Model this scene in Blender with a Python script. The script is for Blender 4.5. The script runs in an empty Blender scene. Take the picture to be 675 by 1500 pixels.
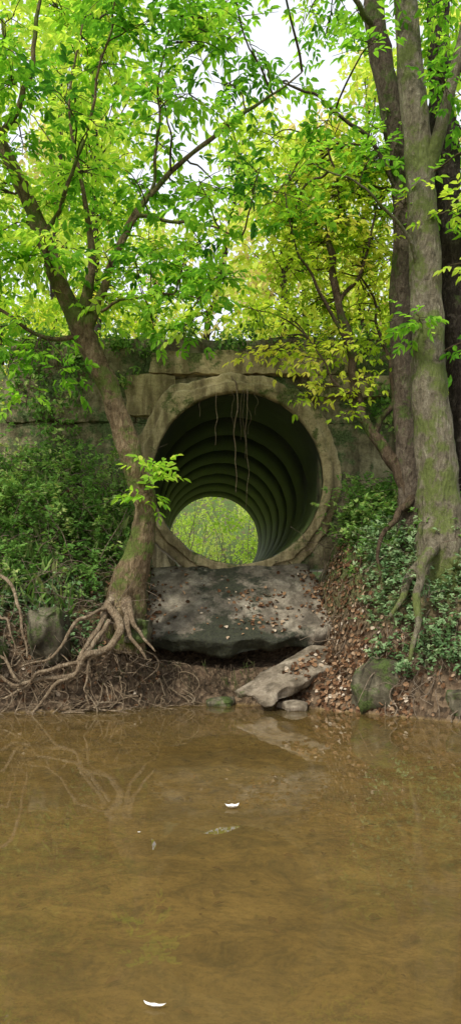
import bpy, math, random
import numpy as np
from mathutils import Vector, noise as mn
rng=np.random.default_rng(7); random.seed(7)
scene=bpy.context.scene
scene.view_settings.view_transform='Standard'; scene.view_settings.look='None'; scene.view_settings.exposure=0

# ------------------------------------------------------------ helpers
def nrm(a):
    return a/np.maximum(np.linalg.norm(a,axis=-1,keepdims=True),1e-9)
def sstep(a,b,x):
    t=np.clip((x-a)/(b-a),0,1); return t*t*(3-2*t)
def link(ob,parent=None):
    scene.collection.objects.link(ob)
    if parent: ob.parent=parent
    return ob
def empty(name):
    e=bpy.data.objects.new(name,None); return link(e)
class Acc:
    def __init__(s): s.v=[];s.f=[];s.a=[];s.n=0
    def add(s,v,f,a=0.5):
        v=np.asarray(v,dtype=np.float64).reshape(-1,3); f=np.asarray(f,dtype=np.int64).reshape(-1,4)
        s.v.append(v); s.f.append(f+s.n); s.a.append(np.broadcast_to(np.asarray(a,dtype=np.float64),(len(v),)).copy()); s.n+=len(v)
    def build(s,name,mat,parent=None,smooth=True):
        v=np.concatenate(s.v);f=np.concatenate(s.f);a=np.concatenate(s.a)
        me=bpy.data.meshes.new(name)
        me.vertices.add(len(v)); me.vertices.foreach_set('co',v.astype(np.float32).ravel())
        me.loops.add(f.size); me.loops.foreach_set('vertex_index',f.astype(np.int32).ravel())
        me.polygons.add(len(f)); me.polygons.foreach_set('loop_start',np.arange(0,f.size,4,dtype=np.int32))
        me.polygons.foreach_set('use_smooth',np.full(len(f),smooth))
        at=me.attributes.new('rnd','FLOAT','POINT'); at.data.foreach_set('value',a.astype(np.float32))
        me.update(calc_edges=True); me.validate()
        me.materials.append(mat)
        return link(bpy.data.objects.new(name,me),parent)
def catmull(p,n):
    p=np.asarray(p,float); q=np.vstack([2*p[0]-p[1],p,2*p[-1]-p[-2]]); out=[]
    for i in range(1,len(q)-2):
        for t in np.linspace(0,1,n,endpoint=False):
            out.append(.5*((2*q[i])+(-q[i-1]+q[i+1])*t+(2*q[i-1]-5*q[i]+4*q[i+1]-q[i+2])*t*t+(-q[i-1]+3*q[i]-3*q[i+1]+q[i+2])*t**3))
    out.append(q[-2]); return np.array(out)
def tube(acc,pts,sides=8,n=5,bump=0.0,bfreq=6.0,attr=.5,wig=0.0,cap=True):
    c=catmull(pts,n) if n>1 else np.asarray(pts,float)
    P=c[:,:3].copy();R=np.maximum(c[:,3],0.0015)
    if wig>0:
        for i in range(1,len(P)):
            w=mn.noise_vector(Vector(P[i]*3.1)); P[i]+=np.array(w)*wig
    T=nrm(np.gradient(P,axis=0))
    ref=np.array([0.31,.95,.05]); U=np.zeros_like(P)
    u=nrm(np.cross(T[0],ref)); 
    for i in range(len(P)):
        u=u-T[i]*np.dot(u,T[i]); u=u/np.linalg.norm(u); U[i]=u
    V=np.cross(T,U)
    if cap:
        P=np.vstack([P,P[-1]+T[-1]*R[-1]*.4]);R=np.append(R,.0008);U=np.vstack([U,U[-1]]);V=np.vstack([V,V[-1]])
    th=np.linspace(0,2*math.pi,sides,endpoint=False)
    D=U[:,None,:]*np.cos(th)[None,:,None]+V[:,None,:]*np.sin(th)[None,:,None]
    RR=np.repeat(R[:,None],sides,1)
    if bump>0:
        for i in range(len(P)):
            for j in range(sides):
                q=P[i]+D[i,j]*R[i]
                a=mn.noise(Vector((q[0]*bfreq*1.6,q[1]*bfreq*1.6,q[2]*bfreq*.45)))
                b=mn.noise(Vector((q[0]*2.3,q[1]*2.3,q[2]*2.3)))
                e=mn.noise(Vector((q[0]*bfreq*3,q[1]*bfreq*3,q[2]*bfreq*2)))
                RR[i,j]*=1+bump*(.8*a+.9*b+.35*e)
    Vv=P[:,None,:]+D*RR[:,:,None]
    m=len(P); idx=np.arange(m*sides).reshape(m,sides)
    a=idx[:-1];b=idx[1:]
    F=np.stack([a,np.roll(a,-1,1),np.roll(b,-1,1),b],-1).reshape(-1,4)
    acc.add(Vv.reshape(-1,3),F,attr)
    return P
LT=np.array([0,.28,.66,1,.66,.28]);LW=np.array([0,-.5,-.42,0,.42,.5]);LU=np.array([0,.10,.07,-.12,.07,.10])
def leaves(acc,P,D,N,L,W,A):
    P=np.asarray(P);D=nrm(np.asarray(D));n=len(P)
    S=nrm(np.cross(D,N));N2=np.cross(S,D)
    L=np.broadcast_to(L,(n,));A=np.broadcast_to(A,(n,))
    V=P[:,None,:]+D[:,None,:]*(LT[None,:,None]*L[:,None,None])+S[:,None,:]*(LW[None,:,None]*(L*W)[:,None,None])+N2[:,None,:]*(LU[None,:,None]*L[:,None,None])
    b=np.arange(n)[:,None]*6
    F=np.concatenate([b+np.array([[0,1,2,3]]),b+np.array([[0,3,4,5]])],0)
    acc.add(V.reshape(-1,3),F,np.repeat(A,6))
def compound(acc,O,D,L,leafL,tone,W=.48,k=5):
    O=np.asarray(O);D=nrm(np.asarray(D));M=len(O)
    N=nrm(np.array([0,-.25,1.])+rng.normal(0,.42,(M,3)))
    S=nrm(np.cross(D,N))
    if k==5: ts=[.45,.45,.78,.78,1.];an=[1.0,-1.0,.85,-.85,0]
    elif k==3: ts=[.65,.65,1.];an=[.9,-.9,0]
    else: ts=[1.];an=[0]
    for t,a in zip(ts,an):
        aa=a+rng.normal(0,.18,M)
        d=D*np.cos(aa)[:,None]+S*np.sin(aa)[:,None]+np.array([0,0,-1.])*rng.uniform(.0,.45,M)[:,None]
        nn=N+rng.normal(0,.22,(M,3))
        leaves(acc,O+D*(L*t)[:,None],d,nn,leafL*rng.uniform(.65,1.2,M),W,np.clip(tone+rng.normal(0,.11,M),0,1))
def runit(n):
    return nrm(rng.normal(size=(n,3)))
def crown(leafacc,barkacc,clusters,limb,ntw=10,leafL=.1,step=.09,k=5,tw=.006,tone0=.5,tvar=.16,W=.48,branch=True):
    limb=np.asarray(limb)
    O=[];DD=[];T=[]
    for c in clusters:
        c=np.asarray(c,float);ctr=c[:3];r=c[3]
        tone=tone0+rng.normal(0,tvar)
        d=np.linalg.norm(limb-ctr,axis=1)+.6*np.maximum(0,limb[:,2]-ctr[2]); a=limb[d.argmin()]
        dist=np.linalg.norm(ctr-a)
        mid=(a+ctr)/2+np.array([0,0,.12*dist])+rng.normal(0,.06*dist,3)
        rb=.005+.008*dist
        if branch: tube(barkacc,[(*a,rb),(*mid,rb*.7),(*ctr,rb*.35)],sides=5,n=5,wig=.05)
        n=max(3,int(ntw*rng.uniform(.6,1.3)))
        for i in range(n):
            t=rng.uniform(.45,1) if branch else 1
            s=(1-t)**2*a+2*t*(1-t)*mid+t*t*ctr
            if np.linalg.norm(s-ctr)>r: s=ctr+nrm(s-ctr)*r*.6
            u=runit(1)[0];u[2]=u[2]*.55+.12;u=nrm(u)
            Lt=r*rng.uniform(.55,1.15)
            droop=rng.uniform(.05,.35)*Lt
            tt=np.linspace(0,1,5)[:,None]
            pts=s+u*tt*Lt+np.array([0,0,-1.])*droop*tt**2+rng.normal(0,.012,(5,3))*tt
            tube(barkacc,np.hstack([pts,tw*(1-.7*tt)]),sides=3,n=1,cap=False)
            m=max(2,int(Lt*.9/step))
            tv=np.linspace(.12,1,m)
            for j,q in enumerate(tv):
                x=q*4;i0=min(int(x),3);f=x-i0
                p=pts[i0]*(1-f)+pts[i0+1]*f
                dr=pts[i0+1]-pts[i0];dr=dr/np.linalg.norm(dr)
                sd=np.cross(dr,[0,0,1.]);sd=sd/max(1e-6,np.linalg.norm(sd))
                g=(1 if j%2 else -1)*rng.uniform(.5,1.3)
                if j==m-1: g*=.1
                O.append(p);DD.append(dr+sd*g+np.array([0,0,rng.uniform(-.35,.25)]));T.append(tone)
    O=np.array(O);DD=np.array(DD);T=np.array(T)
    rl=rng.uniform(.8,1.6,len(O))*leafL*(1.35 if k==5 else (.8 if k==3 else .2))
    compound(leafacc,O,DD,rl,leafL,T,W=W,k=k)
def puff(leafacc,clusters,n,leafL,tone0=.5,tvar=.18,W=.55,flat=.7):
    for c in clusters:
        m=int(n*rng.uniform(.6,1.3)*c[3]**2)
        if m<3: continue
        u=runit(m)*rng.uniform(.1,1,(m,1))**.6*c[3]; u[:,2]*=flat
        P=np.asarray(c[:3])+u*(1+.35*np.sin(u[:,[1]]*5+c[0])*np.cos(u[:,[0]]*6+c[2]))
        D=runit(m)+np.array([0,0,-.35]);N=runit(m)*.8+np.array([0,-.3,.8])
        leaves(leafacc,P,D,N,leafL*rng.uniform(.6,1.25,m),W,np.clip(tone0+rng.normal(0,tvar)+rng.normal(0,.13,m),0,1))

# ------------------------------------------------------------ materials
def newmat(name):
    m=bpy.data.materials.new(name);m.use_nodes=True;nt=m.node_tree;nt.nodes.clear();return m,nt
def N(nt,t,**kw):
    n=nt.nodes.new(t)
    for k,v in kw.items():
        if k.startswith('i_'):
            key=k[2:]; key=int(key) if key.isdigit() else key.replace('_',' ')
            n.inputs[key].default_value=v
        else: setattr(n,k,v)
    return n
def ramp(nt,fac,stops,interp='LINEAR'):
    r=nt.nodes.new('ShaderNodeValToRGB');e=r.color_ramp;e.interpolation=interp
    while len(e.elements)<len(stops): e.elements.new(.5)
    for el,(p,c) in zip(e.elements,stops):
        el.position=p; el.color=(*c,1) if len(c)==3 else c
    nt.links.new(fac,r.inputs[0]);return r.outputs[0]
def mixc(nt,f,a,b,mode='MIX'):
    m=nt.nodes.new('ShaderNodeMix');m.data_type='RGBA';m.blend_type=mode
    for s,i in ((f,0),(a,6),(b,7)):
        if hasattr(s,'links'): nt.links.new(s,m.inputs[i])
        elif i==0: m.inputs[0].default_value=s
        else: m.inputs[i].default_value=(*s,1)
    return m.outputs[2]
def math_(nt,op,a,b=None,c=None):
    n=nt.nodes.new('ShaderNodeMath');n.operation=op
    for i,s in enumerate((a,b,c)):
        if s is None: continue
        if hasattr(s,'links'): nt.links.new(s,n.inputs[i])
        else: n.inputs[i].default_value=s
    return n.outputs[0]
def tex(nt,scale,detail=6,rough=.6,vec=None,kind='noise',dist=0):
    if kind=='noise': n=N(nt,'ShaderNodeTexNoise',i_Scale=scale,i_Detail=detail,i_Roughness=rough,i_Distortion=dist)
    else: n=N(nt,'ShaderNodeTexVoronoi',i_Scale=scale)
    if vec is not None: nt.links.new(vec,n.inputs['Vector'])
    return n
def objco(nt,sc=(1,1,1)):
    t=N(nt,'ShaderNodeTexCoord');m=N(nt,'ShaderNodeMapping');m.inputs['Scale'].default_value=sc
    nt.links.new(t.outputs['Object'],m.inputs[0]);return m.outputs[0]
def finish(nt,col,rough,height=None,dist=.02,strength=1,spec=.3):
    b=N(nt,'ShaderNodeBsdfPrincipled')
    if hasattr(col,'links'): nt.links.new(col,b.inputs['Base Color'])
    else: b.inputs['Base Color'].default_value=(*col,1)
    if hasattr(rough,'links'): nt.links.new(rough,b.inputs['Roughness'])
    else: b.inputs['Roughness'].default_value=rough
    b.inputs['Specular IOR Level'].default_value=spec
    if height is not None:
        bp=N(nt,'ShaderNodeBump',i_Strength=strength,i_Distance=dist);nt.links.new(height,bp.inputs['Height']);nt.links.new(bp.outputs[0],b.inputs['Normal'])
    o=N(nt,'ShaderNodeOutputMaterial');nt.links.new(b.outputs[0],o.inputs[0]);return b
def leafmat(name,stops,trans=.5,boost=1.5):
    m,nt=newmat(name)
    a=N(nt,'ShaderNodeAttribute',attribute_name='rnd')
    col=ramp(nt,a.outputs['Fac'],stops)
    d=N(nt,'ShaderNodeBsdfDiffuse');nt.links.new(col,d.inputs[0])
    t=N(nt,'ShaderNodeBsdfTranslucent')
    c2=mixc(nt,1.0,col,(boost,boost*1.0,boost*.55),'MULTIPLY');nt.links.new(c2,t.inputs[0])
    x=N(nt,'ShaderNodeMixShader');x.inputs[0].default_value=trans;nt.links.new(d.outputs[0],x.inputs[1]);nt.links.new(t.outputs[0],x.inputs[2])
    o=N(nt,'ShaderNodeOutputMaterial');nt.links.new(x.outputs[0],o.inputs[0]);return m
M_leafL=leafmat('leaf_green',[(0,(.04,.14,.02)),(.35,(.13,.33,.035)),(.68,(.30,.55,.06)),(1,(.60,.72,.13))],.55,1.55)
M_leafR=leafmat('leaf_yellowgreen',[(0,(.14,.27,.02)),(.4,(.34,.51,.04)),(.75,(.57,.66,.08)),(1,(.74,.68,.16))],.55,1.45)
M_leafB=leafmat('leaf_woodland',[(0,(.15,.31,.035)),(.4,(.37,.56,.07)),(.75,(.62,.72,.15)),(.93,(.74,.74,.30)),(1,(.62,.50,.32))],.5,1.45)
M_leafT=leafmat('leaf_thicket',[(0,(.30,.50,.06)),(.5,(.62,.80,.17)),(1,(.86,.90,.42))],.5,1.15)
M_under=leafmat('leaf_undergrowth',[(0,(.04,.11,.02)),(.5,(.13,.27,.06)),(.85,(.26,.42,.11)),(1,(.44,.50,.20))],.35,1.3)
M_ivy=leafmat('leaf_ivy',[(0,(.06,.13,.05)),(.5,(.17,.30,.13)),(1,(.38,.50,.28))],.3,1.2)
M_dead=leafmat('leaf_dead',[(0,(.05,.03,.018)),(.35,(.15,.08,.045)),(.65,(.28,.165,.09)),(.88,(.38,.28,.19)),(1,(.58,.50,.40))],.15,1.0)

def barkmat(name,stops,moss=.45,mosscol=(.07,.12,.02),vs=1.0,lich=True):
    m,nt=newmat(name)
    v=objco(nt,(1,1,.35));v2=objco(nt)
    n1=tex(nt,11*vs,10,.75,v,dist=1.2);n2=tex(nt,2.2,6,.65,v2);n3=tex(nt,70,5,.7,v2);n4=tex(nt,7,9,.75,v2,dist=.5)
    vo=tex(nt,30*vs,vec=v,kind='v')
    col=ramp(nt,n1.outputs[0],stops)
    if lich:
        lk=ramp(nt,n4.outputs[0],[(.55,(0,0,0)),(.62,(.6,.6,.6))])
        col=mixc(nt,lk,col,tuple(min(1,c*1.2+.02) for c in stops[-1][1]))
        dk=ramp(nt,n4.outputs[0],[(.36,(.6,.6,.6)),(.44,(0,0,0))])
        col=mixc(nt,dk,col,tuple(c*.6 for c in stops[0][1]))
    mk=ramp(nt,math_(nt,'MULTIPLY_ADD',n4.outputs[0],.5,math_(nt,'MULTIPLY',n2.outputs[0],.75)),[(moss,(0,0,0)),(moss+.08,(1,1,1))])
    col=mixc(nt,math_(nt,'MULTIPLY',mk,math_(nt,'MULTIPLY_ADD',n3.outputs[0],1.0,.35)),col,mosscol)
    col=mixc(nt,.5,col,ramp(nt,n3.outputs[0],[(.35,(.4,.4,.4)),(.6,(1.15,1.15,1.15))]),'MULTIPLY')
    h=math_(nt,'MULTIPLY_ADD',vo.outputs['Distance'],.5,math_(nt,'MULTIPLY_ADD',n3.outputs[0],.25,n1.outputs[0]))
    finish(nt,col,.9,h,.06,1.0,.15);return m
M_barkL=barkmat('bark_mossy',[(.3,(.055,.04,.022)),(.5,(.20,.145,.08)),(.68,(.37,.29,.175))],.61,(.11,.16,.03))
M_barkR=barkmat('bark_grey',[(.3,(.075,.063,.04)),(.5,(.20,.175,.12)),(.70,(.35,.32,.235))],.60,(.13,.17,.04),.9)
M_barkD=barkmat('bark_dark',[(.3,(.015,.012,.01)),(.5,(.055,.042,.033)),(.75,(.15,.12,.095))],.72,vs=1.4)
M_barkM=barkmat('bark_greybrown',[(.3,(.035,.028,.02)),(.5,(.12,.095,.068)),(.75,(.24,.20,.15))],.66)
M_barkBr=barkmat('bark_brown',[(.3,(.04,.026,.018)),(.5,(.11,.08,.05)),(.75,(.21,.16,.11))],.66,lich=False)
M_root=barkmat('root_wood',[(.3,(.11,.075,.045)),(.5,(.28,.21,.135)),(.72,(.48,.39,.27))],.80,vs=1.5)
M_twig=barkmat('dead_twig',[(.3,(.10,.07,.045)),(.5,(.27,.21,.15)),(.75,(.45,.38,.30))],.9,lich=False)

def stonemat(name,stops,moss,mosscol,wet=0,scale=1.0,dist=.03,streak=False):
    m,nt=newmat(name)
    v=objco(nt)
    n1=tex(nt,3.5*scale,10,.68,v,dist=.4);n2=tex(nt,1.3*scale,6,.65,v);n3=tex(nt,30*scale,6,.7,v);n4=tex(nt,7*scale,8,.7,v)
    col=ramp(nt,n1.outputs[0],stops)
    a=N(nt,'ShaderNodeAttribute',attribute_name='rnd')
    col=mixc(nt,.5,col,ramp(nt,a.outputs['Fac'],[(0,(.55,.55,.55)),(.5,(1,1,1)),(1,(1.3,1.25,1.15))]),'MULTIPLY')
    col=mixc(nt,.6,col,ramp(nt,n3.outputs[0],[(.3,(.45,.45,.45)),(.65,(1.15,1.15,1.15))]),'MULTIPLY')
    vs_=objco(nt,(1,1,.12));ns=tex(nt,4.5,5,.6,vs_)
    col=mixc(nt,.65,col,ramp(nt,ns.outputs[0],[(.41,(.22,.20,.16)),(.56,(1.08,1.08,1.08))]),'MULTIPLY')
    mx=math_(nt,'MULTIPLY_ADD',n4.outputs[0],.45,n2.outputs[0])
    if streak:
        sx=N(nt,'ShaderNodeSeparateXYZ');nt.links.new(v,sx.inputs[0])
        dx=math_(nt,'ABSOLUTE',math_(nt,'SUBTRACT',sx.outputs[0],-.05))
        mx=math_(nt,'ADD',mx,math_(nt,'MULTIPLY_ADD',dx,-.22,.13))
        mx=math_(nt,'ADD',mx,math_(nt,'MULTIPLY',math_(nt,'MAXIMUM',math_(nt,'SUBTRACT',1.25,sx.outputs[2]),0),.5))
    mk=ramp(nt,mx,[(moss,(0,0,0)),(moss+.09,(1,1,1))])
    mc=mixc(nt,ramp(nt,n3.outputs[0],[(.4,(0,0,0)),(.6,(1,1,1))]),tuple(c*.4 for c in mosscol),mosscol)
    col=mixc(nt,mk,col,mc)
    h=math_(nt,'MULTIPLY_ADD',n3.outputs[0],.35,n4.outputs[0])
    r=ramp(nt,n2.outputs[0],[(.4,(.85-.45*wet,)*3),(.6,(.95-.25*wet,)*3)])
    finish(nt,col,r,h,dist,.9,.25+.3*wet);return m
M_stone=stonemat('sandstone_block',[(.3,(.09,.08,.045)),(.5,(.26,.23,.135)),(.7,(.40,.36,.22))],.71,(.11,.16,.06),dist=.05)
M_conc=stonemat('weathered_concrete',[(.28,(.17,.135,.068)),(.48,(.38,.315,.17)),(.7,(.53,.45,.27))],.78,(.12,.15,.045),scale=1.2,dist=.03)
M_slab=stonemat('wet_slab_concrete',[(.3,(.08,.064,.046)),(.5,(.22,.186,.14)),(.7,(.38,.34,.265))],.765,(.034,.038,.018),wet=.7,scale=.9,dist=.05,streak=True)
M_slab2=stonemat('fallen_slab_stone',[(.3,(.11,.085,.058)),(.5,(.23,.19,.14)),(.7,(.37,.32,.25))],.85,(.09,.11,.04),scale=1.2)
M_rock=stonemat('mossy_rock',[(.3,(.05,.045,.03)),(.5,(.15,.135,.09)),(.7,(.28,.25,.18))],.72,(.09,.13,.035),scale=1.5)

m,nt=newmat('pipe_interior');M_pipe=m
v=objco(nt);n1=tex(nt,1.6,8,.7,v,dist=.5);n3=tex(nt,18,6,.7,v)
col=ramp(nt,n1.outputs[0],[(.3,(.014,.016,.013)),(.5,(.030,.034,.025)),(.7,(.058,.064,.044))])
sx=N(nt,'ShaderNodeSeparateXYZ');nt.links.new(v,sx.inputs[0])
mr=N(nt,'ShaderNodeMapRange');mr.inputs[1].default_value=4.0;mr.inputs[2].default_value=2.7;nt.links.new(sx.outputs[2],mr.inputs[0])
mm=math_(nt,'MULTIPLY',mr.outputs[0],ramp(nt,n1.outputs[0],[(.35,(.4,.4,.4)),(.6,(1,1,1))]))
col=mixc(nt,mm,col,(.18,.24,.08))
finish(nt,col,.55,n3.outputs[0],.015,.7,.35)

# ground
m,nt=newmat('ground_soil');M_ground=m
g=N(nt,'ShaderNodeNewGeometry');sx=N(nt,'ShaderNodeSeparateXYZ');nt.links.new(g.outputs['Position'],sx.inputs[0])
v=g.outputs['Position']
n1=tex(nt,2.2,10,.7,v,dist=.5);n3=tex(nt,26,8,.75,v);vo=tex(nt,19,vec=v,kind='v')
soil=ramp(nt,n3.outputs[0],[(.3,(.025,.017,.010)),(.5,(.085,.060,.038)),(.72,(.21,.155,.10))])
bwv=N(nt,'ShaderNodeRGBToBW');nt.links.new(vo.outputs['Color'],bwv.inputs[0])
lit=mixc(nt,.5,soil,ramp(nt,bwv.outputs[0],[(.2,(.04,.028,.017)),(.5,(.14,.088,.052)),(.8,(.30,.215,.135))]))
mossc=ramp(nt,n3.outputs[0],[(.35,(.03,.06,.015)),(.65,(.14,.22,.05))])
zz=N(nt,'ShaderNodeMapRange');zz.inputs[1].default_value=1.0;zz.inputs[2].default_value=2.6;nt.links.new(sx.outputs[2],zz.inputs[0])
mg=math_(nt,'MULTIPLY',zz.outputs[0],ramp(nt,n1.outputs[0],[(.38,(0,0,0)),(.52,(1,1,1))]))
col=mixc(nt,mg,lit,mossc)
nb=tex(nt,4,10,.72,v,dist=.9);nb2=tex(nt,1.1,5,.6,v);nb3=tex(nt,34,5,.7,v);vb=tex(nt,7,vec=v,kind='v')
bed=ramp(nt,nb.outputs[0],[(.33,(.045,.03,.015)),(.45,(.28,.19,.075)),(.58,(.52,.375,.15)),(.8,(.62,.47,.22))])
bed=mixc(nt,.7,bed,ramp(nt,nb2.outputs[0],[(.34,(.45,.42,.35)),(.6,(1.1,1.1,1.1))]),'MULTIPLY')
bed=mixc(nt,.6,bed,ramp(nt,nb3.outputs[0],[(.36,(.35,.33,.3)),(.5,(1.05,1.05,1.05))]),'MULTIPLY')
peb=ramp(nt,vb.outputs['Distance'],[(.12,(1,1,1)),(.2,(0,0,0))])
bed=mixc(nt,math_(nt,'MULTIPLY',peb,ramp(nt,nb2.outputs[0],[(.45,(0,0,0)),(.6,(.7,.7,.7))])),bed,(.12,.085,.05))
zb=N(nt,'ShaderNodeMapRange');zb.inputs[1].default_value=.04;zb.inputs[2].default_value=-.05;nt.links.new(sx.outputs[2],zb.inputs[0])
col=mixc(nt,zb.outputs[0],col,bed)
ro=N(nt,'ShaderNodeMapRange');ro.inputs[1].default_value=0;ro.inputs[2].default_value=.5;ro.inputs[3].default_value=.45;ro.inputs[4].default_value=.95;nt.links.new(sx.outputs[2],ro.inputs[0])
finish(nt,col,ro.outputs[0],math_(nt,'ADD',n3.outputs[0],vo.outputs['Distance']),.05,.8,.2)

# water
m,nt=newmat('murky_water');M_water=m
g=N(nt,'ShaderNodeNewGeometry')
mp=N(nt,'ShaderNodeMapping');mp.inputs['Scale'].default_value=(1,.55,1);nt.links.new(g.outputs['Position'],mp.inputs[0])
w1=tex(nt,2.2,3,.5,mp.outputs[0]);w2=tex(nt,11,2,.5,mp.outputs[0])
ws=math_(nt,'MULTIPLY_ADD',w2.outputs[0],.06,w1.outputs[0])
bp=N(nt,'ShaderNodeBump',i_Strength=.12,i_Distance=.012);nt.links.new(ws,bp.inputs['Height'])
fr=N(nt,'ShaderNodeFresnel',i_IOR=1.40);nt.links.new(bp.outputs[0],fr.inputs['Normal'])
gl=N(nt,'ShaderNodeBsdfGlossy',i_Roughness=.006);nt.links.new(bp.outputs[0],gl.inputs['Normal'])
tr=N(nt,'ShaderNodeBsdfTransparent');tr.inputs[0].default_value=(.93,.83,.60,1)
nm=tex(nt,.9,6,.6,g.outputs['Position'])
df=N(nt,'ShaderNodeBsdfDiffuse');nt.links.new(ramp(nt,nm.outputs[0],[(.35,(.22,.16,.06)),(.65,(.32,.23,.085))]),df.inputs[0])
mb=N(nt,'ShaderNodeMixShader');mb.inputs[0].default_value=.30;nt.links.new(tr.outputs[0],mb.inputs[1]);nt.links.new(df.outputs[0],mb.inputs[2])
mo=N(nt,'ShaderNodeMixShader');nt.links.new(fr.outputs[0],mo.inputs[0]);nt.links.new(mb.outputs[0],mo.inputs[1]);nt.links.new(gl.outputs[0],mo.inputs[2])
o=N(nt,'ShaderNodeOutputMaterial');nt.links.new(mo.outputs[0],o.inputs[0])

# ------------------------------------------------------------ terrain
def ye(x): return np.interp(x,[-60,-6,-3.1,-2,-1.4,-.9,0,.8,1.7,2.7,4,6,60],[8,9.0,9.5,9.72,9.88,10.4,10.7,10.35,9.45,8.35,7.7,7.2,6])
def hbase(x,y):
    x=np.asarray(x,float);y=np.asarray(y,float)
    s=y-ye(x)
    Lp=np.interp(s,[0,.12,.35,.8,1.5,2.8,5],[0,.35,.9,1.65,2.45,3.6,4.2])
    Cp=np.interp(s,[0,.15,.4,1.0,1.8,3],[0,.3,.5,.62,1.45,1.75])
    Rp=np.interp(s,[0,.3,.8,1.3,2.6,4.0,6],[0,.45,1.45,2.2,2.85,3.4,4.2])
    wl=sstep(-1.15,-1.6,x);wr=sstep(1.25,2.1,x)
    h=wl*Lp+wr*Rp+(1-wl-wr)*Cp
    near=sstep(12.72,12.9,y)*6.15;wide=np.maximum(0,sstep(11.2,14.5,y))*6.3
    k=sstep(2.9,4.2,np.abs(x+.25))
    up=near*(1-k)+wide*k
    farn=1-sstep(23.45,23.7,y);farw=1-sstep(22,28,y);kf=sstep(2.5,4.5,np.abs(x+.5))
    fall=farn*(1-kf)+farw*kf
    h2=np.maximum(h,up)
    far=2.45+.05*np.maximum(0,y-24)+10*sstep(31,60,y)
    h2=np.where(y>18,far+(h2-far)*fall,h2)
    bed=-.05-.2*sstep(0,-1.6,s)
    bk=sstep(-3,-6,y)
    bed=bed*(1-bk)+2.0*bk
    return np.where(s<0,bed,h2)
def axis_coords(a,b,fine,lo,hi,g=1.25):
    c=list(np.arange(lo,hi,fine));d=fine;x=lo
    while x>a: d*=g;x-=d;c.insert(0,x)
    d=fine;x=c[-1]
    while x<b: d*=g;x+=d;c.append(x)
    return np.array(c)
xs=axis_coords(-300,300,.085,-4.6,4.6);ys=axis_coords(-120,400,.085,7.2,13.3)
ys=np.unique(np.concatenate([ys[ys<1],np.arange(1,7.2,.12),ys[(ys>=7.2)&(ys<13.4)],np.arange(13.4,23.2,.45),np.arange(23.2,24.2,.1),np.arange(24.5,40,.5),ys[ys>40]]))
X,Y=np.meshgrid(xs,ys);Z=hbase(X,Y)
for i in range(X.shape[0]):
    for j in range(X.shape[1]):
        x,y=X[i,j],Y[i,j]
        n=mn.fractal(Vector((x*1.7,y*1.7,.3)),1.0,2.0,4);n2=mn.noise(Vector((x*9,y*9,2)))
        z=Z[i,j]
        if z>.0: Z[i,j]+= (n*.13+n2*.035)*min(1,z/.25)*(0.35 if abs(x)<1.3 and 10.9<y<12.7 else 1)
        else: Z[i,j]+=n*.03+n2*.012
def H(x,y):
    j=np.clip(np.searchsorted(xs,x)-1,0,len(xs)-2);i=np.clip(np.searchsorted(ys,y)-1,0,len(ys)-2)
    fx=(x-xs[j])/(xs[j+1]-xs[j]);fy=(y-ys[i])/(ys[i+1]-ys[i])
    return Z[i,j]*(1-fx)*(1-fy)+Z[i,j+1]*fx*(1-fy)+Z[i+1,j]*(1-fx)*fy+Z[i+1,j+1]*fx*fy
a=Acc();idx=np.arange(X.size).reshape(X.shape)
F=np.stack([idx[:-1,:-1],idx[:-1,1:],idx[1:,1:],idx[1:,:-1]],-1).reshape(-1,4)
VV=np.stack([X,Y,Z],-1).reshape(-1,3)
fc=VV[F].mean(1)
fmn=VV[F].min(1)
cut=(np.abs(fc[:,0]-.1)<1.95)&(fc[:,1]>12.6)&(fc[:,1]<13.1)&(fmn[:,2]<5.9)
cut|=(np.abs(fc[:,0]+.55)<1.95)&(fc[:,1]>23.3)&(fc[:,1]<23.85)
a.add(VV,F[~cut]);a.build('ground',M_ground)
a=Acc();gx=np.linspace(-120,120,41);gy=np.linspace(-10,14,13);GX,GY=np.meshgrid(gx,gy);idx=np.arange(GX.size).reshape(GX.shape)
GZ=np.zeros_like(GX)
a.add(np.stack([GX,np.minimum(GY,11.6),GZ],-1).reshape(-1,3),np.stack([idx[:-1,:-1],idx[:-1,1:],idx[1:,1:],idx[1:,:-1]],-1).reshape(-1,4)[:40*11])
a.build('creek_water',M_water)

# ------------------------------------------------------------ culvert
A0=np.array([.12,12.5,3.60]);A1=np.array([-.53,23.75,3.99]);RI=1.41
AX=(A1-A0)/np.linalg.norm(A1-A0);SU=nrm(np.cross(AX,[0,0,1.]));SV=np.cross(SU,AX)
def revolve(acc,prof,seg,jit=0,outer=None,jf=11):
    th=np.linspace(0,2*math.pi,seg,endpoint=False);rows=[]
    for k,(t,r,flag) in enumerate(prof):
        rr=np.full(seg,float(r))
        if flag and outer is not None: rr=rr+outer(th)
        c=A0+AX*t
        ring=c+SU*(np.cos(th)*rr)[:,None]+SV*(np.sin(th)*rr)[:,None]
        if jit:
            ring=ring+np.array([np.array(mn.noise_vector(Vector(p*4.3)))*jit+np.array(mn.noise_vector(Vector(p*jf)))*jit*.6 for p in ring])
        rows.append(ring)
    V=np.concatenate(rows);m=len(prof);idx=np.arange(m*seg).reshape(m,seg);p=idx[:-1];q=idx[1:]
    acc.add(V,np.stack([p,np.roll(p,-1,1),np.roll(q,-1,1),q],-1).reshape(-1,4))
culv=empty('concrete_culvert_pipe')
a=Acc();prof=[];Lp=np.linalg.norm(A1-A0)
prof.append((-.12,RI,0))
for k in range(1,8):
    tt=k*1.45
    prof+= [(tt-.03,RI,0),(tt-.015,RI+.013,0),(tt+.008,RI+.013,0),(tt+.02,RI+.003,0),(tt+.6,RI,0)]
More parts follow.
